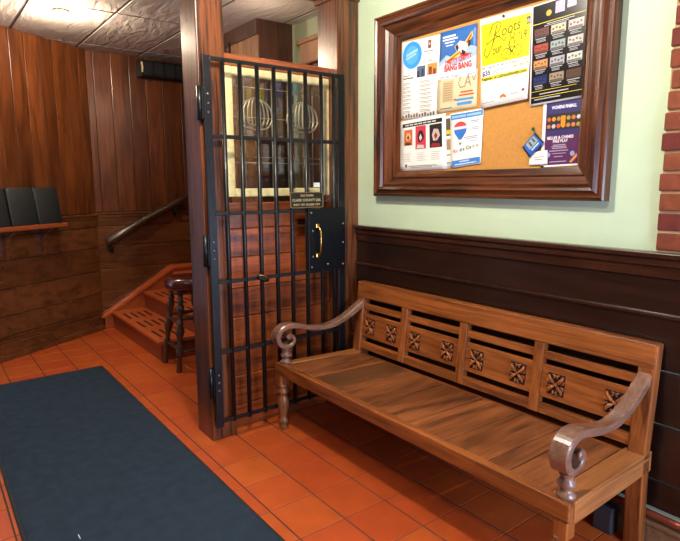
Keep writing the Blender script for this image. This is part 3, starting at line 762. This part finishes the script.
for i, (a, b) in enumerate(zip(cuts, cuts[1:])):
    mb = MB().box(a+.002, b-.002, BYF+.048, 2.345, .415, ZS-.004, .004)
    m = M['seat'] if i != 2 else wood('bench_seat_dark_board', (76, 46, 24), (112, 72, 40), 'y', .34, .2, 0, .5, .2)
    bo = bpart(mb, 'seat_board', m)
    if i == 2: lab(bo, 'darker brown seat board')
# back, leaning
def lean(co):
    return Vector((co.x, co.y+(co.z-.45)*.10, co.z))
def back(mb, name, mat, parent=None): return mb.map(lean).map(sk).build(name, mat, parent or bt)
YB = 2.365
PW = .075
for x in (BX0, BX1-PW):
    back(MB().box(x, x+PW, YB-.005, YB+.055, .42, .925, .006), 'back_post', M['bench_z'])
back(MB().box(BX0+.002, BX1-.002, YB-.008, YB+.045, .82, .93, .008), 'top_rail', M['bench'])
back(MB().box(BX0+PW, BX1-PW, YB+.003, YB+.035, .468, .515, .003), 'bottom_rail', M['bench'])
st = [-2.54, -2.040, -1.538]
edges = [BX0+PW]+[v for s_ in st for v in (s_-.027, s_+.027)]+[BX1-PW]
for s_ in st: back(MB().box(s_-.027, s_+.027, YB-.004, YB+.04, .47, .82, .004), 'back_stile', M['bench_z'])
panels = [(edges[2*i], edges[2*i+1]) for i in range(4)]
for a, b in panels:
    back(MB().box(a, b, YB+.006, YB+.03, .742, .780, .003), 'back_slat', M['bench'])
    pn = back(MB().box(a, b, YB+.006, YB+.03, .552, .712, .003), 'carved_panel', M['bench'])
    for cx in (a+.085, b-.085):
        cz = .632; hw = .047; hh = .052
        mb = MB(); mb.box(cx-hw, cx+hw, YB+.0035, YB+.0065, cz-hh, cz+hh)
        c1 = back(mb, 'carving', plain('carving_recess_shade', (36, 18, 8), .8), pn)  # dark plate on the panel face; its colour stands in for recess shade
        mb = MB()
        yy = YB-.001
        for sx in (-1, 1):
            for sz in (-1, 1):
                pts = [(cx+sx*.006, yy, cz+sz*.006), (cx+sx*.020, yy-.002, cz+sz*.014), (cx+sx*.034, yy-.002, cz+sz*.030), (cx+sx*.038, yy, cz+sz*.044)]
                mb.tube(pts, [.005, .010, .008, .004], 8)
                pts = [(cx+sx*.010, yy, cz+sz*.030), (cx+sx*.006, yy, cz+sz*.044), (cx+sx*.018, yy, cz+sz*.048)]
                mb.tube(pts, [.005, .006, .003], 8)
                pts = [(cx+sx*.030, yy, cz+sz*.006), (cx+sx*.042, yy, cz+sz*.010), (cx+sx*.045, yy, cz+sz*.022)]
                mb.tube(pts, [.004, .005, .003], 8)
        mb.lathe([(.010, 0), (.008, .006), (.002, .008)], (0, 0, 0), 12, Matrix.Translation((cx, yy+.002, cz)) @ Matrix.Rotation(PI/2, 4, 'X'))
        back(mb, 'flower', M['bench'], c1)
# rear legs
for x in (BX0+.0, BX1-PW):
    bpart(MB().prism([(YB-.01, .42), (YB+.055, .42), (YB+.075, 0), (YB+.02, 0)], x, x+PW, 'x', .005), 'leg', M['bench_z'])
# front legs, turned, with block at the rail
TURN = [(.024, 0), (.026, .012), (.020, .03), (.026, .045), (.031, .055), (.026, .068), (.018, .08), (.024, .11), (.033, .15), (.036, .19), (.028, .225), (.020, .24), (.033, .25), (.036, .262), (.028, .275), (.024, .285), (.030, .295), (.030, .31)]
LB = wood('turned_leg_worn', (96, 60, 36), (150, 98, 60), 'z', .3, .5, 0, .8, .2)
for x in (BX0+.045, BX1-.045):
    bpart(MB().lathe(TURN, (x, BYF+.030, 0), 24), 'leg', LB)
for x in (BX0+.004, BX1-.066):
    bpart(MB().box(x, x+.062, BYF+.002, BYF+.062, .300, .376, .005), 'leg_block', M['bench_z'])
UP = [(.036, 0), (.038, .012), (.026, .022), (.020, .032), (.032, .046), (.036, .056), (.028, .068), (.022, .078), (.03, .09), (.03, .10)]
for x in (BX0+.045, BX1-.045):
    bpart(MB().lathe(UP, (x, BYF+.055, ZS-.002), 24), 'arm_post', M['turned'])
# arms : swept ribbon with a scrolled end
def arm(x, w=.062):
    pts = [(2.44, .80, .050), (2.38, .765, .046), (2.30, .715, .040), (2.21, .672, .036), (2.12, .652, .033), (2.03, .655, .032), (1.94, .675, .033), (1.87, .692, .034),
           (1.815, .692, .034), (1.772, .668, .034), (1.755, .628, .034), (1.768, .585, .032), (1.802, .562, .028), (1.842, .566, .026), (1.866, .592, .024), (1.860, .622, .022), (1.836, .634, .018), (1.818, .622, .014)]
    mb = MB(); rings = []
    n = len(pts)
    # densify with Catmull-Rom
    P = []
    for i in range(n-1):
        p0, p1, p2, p3 = pts[max(i-1, 0)], pts[i], pts[i+1], pts[min(i+2, n-1)]
        for q in range(4):
            t = q/4
            P.append(tuple(.5*((2*p1[k])+(-p0[k]+p2[k])*t+(2*p0[k]-5*p1[k]+4*p2[k]-p3[k])*t*t+(-p0[k]+3*p1[k]-3*p2[k]+p3[k])*t**3) for k in range(3)))
    P.append(pts[-1]); n = len(P)
    for i in range(n):
        a, b = P[max(i-1, 0)], P[min(i+1, n-1)]
        ty, tz = b[0]-a[0], b[1]-a[1]; l = math.hypot(ty, tz); ny, nz = tz/l, -ty/l
        y, z, th = P[i]; h = th/2
        ww = w/2*(1.0+.25*max(0, min(1, (2.0-y)/.2)))
        c = h*.35
        sec = [(-ww+c, h), (ww-c, h), (ww, h-c), (ww, -h+c), (ww-c, -h), (-ww+c, -h), (-ww, -h+c), (-ww, h-c)]
        rings.append([mb.bm.verts.new((x+sx, y-ny*d, z-nz*d)) for sx, d in sec])
    fs = []
    for r0, r1 in zip(rings, rings[1:]):
        for k in range(8): fs.append(mb.bm.faces.new((r0[k], r0[(k+1) % 8], r1[(k+1) % 8], r1[k])))
    fs.append(mb.bm.faces.new(rings[0])); fs.append(mb.bm.faces.new(rings[-1][::-1]))
    bmesh.ops.recalc_face_normals(mb.bm, faces=fs)
    # rosette in the eye of the scroll
    for s2 in (-1, 1):
        mb.lathe([(.016, 0), (.02, .006), (.012, .012)], (0, 0, 0), 14, Matrix.Translation((x+s2*(w/2+.006), 1.825, .628)) @ Matrix.Rotation(s2*PI/2, 4, 'Y'))
    return bpart(mb, 'armrest', wood('armrest_worn_%d' % (x > -2), (92, 62, 48), (142, 102, 80), 'y', .26, .6, 0, .8, .15))
arm(BX0+.042); arm(BX1-.042)

# dark box on the floor behind the right end of the bench
tag(MB().box(-1.19, -1.10, 2.385, 2.445, 0, .13, .006).box(-1.185, -1.105, 2.38, 2.39, .02, .11, .003).build('junction_box', M['greybox']),
    'small dark grey box standing on the floor under the bench end', 'box')

# ------------------------------------------------------------------ rug
mb = MB(); mb.box(-5.065, .6, .236, 1.182, 0.0005, .009, .003)
rg = tag(mb.build('floor_mat', M['rugedge']), 'long dark blue-grey runner mat on the terracotta tiles', 'mat')
MB().box(-5.045, .58, .254, 1.164, .008, .0125, .002).build('pile', M['rug'], rg)
tag(MB().box(-2.585, -2.545, .445, .4485, .0126, .0135).build('paper_scrap', M['white']), 'tiny white scrap lying on the dark mat', 'litter')

# ------------------------------------------------------------------ stairs
stt = thing('staircase', 'orange painted steps climbing along the far panelled wall', 'stairs', (-5.65, 1.64, 0))
SX0, SX1 = -6.40, -4.875; RZ = .19; ST = [1.645, 2.005, 2.37]
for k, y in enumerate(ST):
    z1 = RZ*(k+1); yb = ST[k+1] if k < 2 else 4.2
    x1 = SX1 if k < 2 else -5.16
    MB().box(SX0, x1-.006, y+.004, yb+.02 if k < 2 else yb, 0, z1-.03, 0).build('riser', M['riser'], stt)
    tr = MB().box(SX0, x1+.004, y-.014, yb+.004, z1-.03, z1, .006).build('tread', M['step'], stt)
    if k < 2:
        mb = MB()
        for i in range(3):
            for j in range(4):
                xa = -6.20+i*.46; ya = y+.05+j*.075
                mb.box(xa, xa+.27, ya, ya+.024, z1-.001, z1+.002)
        mb.build('grip_strips', M['strip'], tr)
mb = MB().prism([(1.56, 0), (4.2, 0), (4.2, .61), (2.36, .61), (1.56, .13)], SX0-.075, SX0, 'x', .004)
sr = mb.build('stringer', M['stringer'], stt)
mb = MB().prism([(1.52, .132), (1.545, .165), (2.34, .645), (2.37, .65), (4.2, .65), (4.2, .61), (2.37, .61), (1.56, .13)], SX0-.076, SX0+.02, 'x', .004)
mb.build('stringer_cap', M['step'], sr)

# ------------------------------------------------------------------ handrail
hr = thing('handrail', 'sloping dark wooden handrail on iron brackets above the steps', 'handrail', (-6.42, 1.65, .97))
HP = [(-6.40, 1.635, .965), (-6.40, 2.12, 1.235), (-6.40, 2.62, 1.47)]
mb = MB().tube([HP[0], (-6.40, 1.66, .982), (-6.40, 1.9, 1.115), HP[1], (-6.4, 2.4, 1.37), (-6.4, 2.9, 1.62)], [.036, .046, .045, .042, .036, .032], 14)
mb.build('rail', wood('handrail_wood', (36, 24, 16), (72, 52, 36), 'y', .25, .5, 0, .8, .1), hr)
for y, z in ((1.685, .985), (2.42, 1.375)):
    mb = MB().tube([(-6.40, y, z-.02), (-6.39, y+.005, z-.09), (-6.42, y+.01, z-.125), (-6.476, y+.01, z-.10)], .012, 10)
    mb.lathe([(.034, 0), (.03, .008), (.012, .012)], (0, 0, 0), 16, Matrix.Translation((-6.476, y+.01, z-.10)) @ Matrix.Rotation(PI/2, 4, 'Y'))
    mb.build('bracket', M['iron'], hr)

# ------------------------------------------------------------------ rolled blind high on the far wall
bl = thing('rolled_blind', 'black rolled-up blind fixed high on the planks near the ceiling', 'blind', (-6.4, 2.35, 2.86))
MB().box(-6.483, -6.33, 2.10, 2.61, 2.775, 2.95, .03).build('roll', M['cloth'], bl)
mb = MB()
for q in (2.215, 2.34, 2.465): mb.box(-6.334, -6.324, q, q+.018, 2.785, 2.94, .003)
mb.build('strap', M['ironbox'], bl)
for y in (2.092, 2.585):
    bk = MB().box(-6.483, -6.325, y, y+.022, 2.77, 2.955, .004).build('end_bracket', M['iron'], bl)
    lab(MB().box(-6.326, -6.312, y, y+.020, 2.885, 2.92, .006).box(-6.326, -6.312, y+.006, y+.024, 2.835, 2.885, .006).box(-6.326, -6.312, y+.004, y+.02, 2.81, 2.835, .005).build('clasp', ink((214, 196, 150)), bk), 'pale clasp')

# ------------------------------------------------------------------ shelf and cushions on the left wall
def lwbuild(mb, name, mat, parent=None): return mb.xf(LWM).build(name, mat, parent)
sh = thing('wall_shelf', 'narrow varnished wall shelf on wooden brackets holding black cushions', 'shelf', LW(1.1, .02, 1.2))
lwbuild(MB().box(.575, 1.62, .023, .22, 1.195, 1.215, .004), 'board', M['boardh_x'], sh)
lwbuild(MB().box(.57, 1.62, .205, .225, 1.19, 1.235, .008), 'lip', plain('varnished_lip', (140, 70, 34), .3, 0, .5, .4), sh)
for s_ in (.72, 1.12, 1.5):
    mb = MB().prism([(.023, 1.19), (.17, 1.19), (.165, 1.16), (.10, 1.13), (.075, 1.07), (.07, 1.0), (.052, .93), (.023, .90)], s_-.018, s_+.018, 'x', .004)
    lwbuild(mb, 'bracket', M['boardh'], sh)
def cushion(s0, s1, tilt, label, thick=.07):
    mb = MB()
    w = s1-s0; hgt = .355
    mb.box(-w/2, w/2, 0, thick, 0, hgt, .014)
    for v in mb.bm.verts:
        u = v.co.x/(w/2); q = (v.co.z/hgt-.5)*2
        v.co.y += (.012*(1-u*u)*(1-q*q)) * (1 if v.co.y > thick/2 else -.2)
    for f in mb.bm.faces: f.smooth = True
    mb.xf(Matrix.Translation(((s0+s1)/2, .145-thick/2, 1.2155)) @ Matrix.Rotation(tilt, 4, 'X'))
    o = lwbuild(mb, 'cushion', M['blackpad']); tag(o, label, 'cushion', 'black cushions standing on the wall shelf'); return o
cushion(.585, .855, .16, 'black cushion at the shelf end nearest the corner and stairs')
cushion(.862, 1.135, .16, 'black cushion between the other two on the wall shelf')
cushion(1.15, 1.42, .16, 'black cushion cut off by the left edge of the photo')

# ------------------------------------------------------------------ stool
sc = (-4.655, 1.835)
so = thing('bar_stool', 'backless stool with oxblood leather seat and turned legs', 'stool', (sc[0], sc[1], 0))
MB().lathe([(.145, .69), (.18, .70), (.192, .725), (.192, .765), (.178, .792), (.13, .806), (.04, .81)], (sc[0], sc[1], 0), 36).build('seat', M['leather'], so)
MB().lathe([(.13, .66), (.14, .667), (.14, .692)], (sc[0], sc[1], 0), 32).build('seat_frame', M['stool'], so)
SL = [(.023, 0), (.026, .01), (.021, .12), (.027, .155), (.034, .185), (.020, .20), (.031, .215), (.020, .23), (.021, .28), (.036, .33), (.040, .365), (.023, .40), (.034, .415), (.021, .43), (.022, .48), (.034, .53), (.034, .56), (.021, .585), (.031, .60), (.021, .615), (.022, .665)]
ft = [(-.17, -.17), (.17, -.17), (.17, .17), (-.17, .17)]; tp = [(-.10, -.10), (.10, -.10), (.10, .10), (-.10, .10)]
def at(i, z): f = z/.665; return Vector((sc[0]+ft[i][0]*(1-f)+tp[i][0]*f, sc[1]+ft[i][1]*(1-f)+tp[i][1]*f, z))
for i in range(4):
    mb = MB().lathe(SL, (0, 0, 0), 18)
    for v in mb.bm.verts:
        c = at(i, v.co.z); v.co = Vector((c.x+v.co.x, c.y+v.co.y, v.co.z))
    mb.build('leg', M['stool'], so)
for i in range(4):
    for z in ((.20, .42) if i % 2 == 0 else (.17, .45)):
        a, b = at(i, z), at((i+1) % 4, z); m_ = (a+b)/2
        MB().tube([a, a*.75+b*.25, m_, a*.25+b*.75, b], [.011, .015, .020, .015, .011], 10).build('stretcher', M['stool'], so)

# ------------------------------------------------------------------ lamps of the room
def lamp(name, x, y, label, r=.09):
    t = thing(name, label, 'lamp', (x, y, H))
    MB().lathe([(r*1.15, H-.02), (r*1.15, H-.001)], (x, y, 0), 28).build('base', M['fixture'], t)
    MB().lathe([(.03, H-.06), (r*.6, H-.05), (r*.9, H-.035), (r, H-.02)], (x, y, 0), 28).build('lamp_shade', M['bulb'], t)
lamp('ceiling_lamp', -5.17, 1.09, 'small glowing lamp on the ceiling above the steps and mat', .055)
def light(kind, name, loc, energy, color, size=.1, rot=None, sy=None, spot=None):
    d = bpy.data.lights.new(name, kind); d.energy = energy; d.color = color
    if kind == 'AREA':
        d.size = size
        if sy: d.shape = 'RECTANGLE'; d.size_y = sy
    else: d.shadow_soft_size = size
    if kind == 'SPOT': d.spot_size = spot or 2.6; d.spot_blend = .5
    o = bpy.data.objects.new(name, d); COL.objects.link(o); o.location = loc
    if rot: o.rotation_euler = rot
    return o
WARM = (1, .76, .50)
light('POINT', 'main_light', (-1.95, 1.1, 2.86), 92, (1, .93, .80), .05)
light('POINT', 'second_light', (-.9, .3, 2.86), 32, (1, .93, .80), .05)
light('POINT', 'left_light', (-5.17, 1.09, 2.90), 50, (1, .82, .60), .05)
light('POINT', 'lobby_light', (-4.0, 2.3, 2.7), 4, (1, .78, .55), .08)
# daylight through the glazed entrance and the window
def aim(o, tgt): o.rotation_euler = (Vector(tgt)-o.location).to_track_quat('-Z', 'Y').to_euler()
d1 = light('AREA', 'daylight_door', (EX-.01, 1.6, 1.0), 75, (.55, .70, 1), 1.2, None, 1.6); aim(d1, (-2, 1.6, 1.0))
c = LW((S0+S1)/2, -.01, (WZ0+WZ1)/2); d2_ = light('AREA', 'daylight_window', c, 6, (.55, .70, 1), S1-S0-.06, None, WZ1-WZ0-.06)
aim(d2_, c+Vector((NX, NY, 0)))

w_ = bpy.data.worlds.new('world'); scene.world = w_; w_.use_nodes = True
w_.node_tree.nodes['Background'].inputs[0].default_value = (.5, .65, 1, 1); w_.node_tree.nodes['Background'].inputs[1].default_value = .3

# ------------------------------------------------------------------ camera
cam = bpy.data.cameras.new('camera'); co = bpy.data.objects.new('camera', cam); COL.objects.link(co)
f = 554.5; cam.sensor_width = 36; cam.sensor_fit = 'HORIZONTAL'; cam.lens = 36*f/680
pi_, yaw, roll = .1555, math.radians(142.8), -.004
cp, sp = math.cos(pi_), math.sin(pi_)
fw = Vector((math.cos(yaw)*cp, math.sin(yaw)*cp, -sp)); r0 = Vector((math.sin(yaw), -math.cos(yaw), 0)); u0 = r0.cross(fw)
cr, sr_ = math.cos(roll), math.sin(roll)
rr = cr*r0+sr_*u0; uu = -sr_*r0+cr*u0
m = Matrix((rr, uu, -fw)).transposed().to_4x4(); m.translation = (0, 0, 1.6)
co.matrix_world = m; cam.clip_start = .02
scene.camera = co

vs = scene.view_settings
vs.view_transform = 'Standard'; vs.look = 'None'; vs.gamma = 1; vs.use_curve_mapping = False; vs.exposure = 0.58
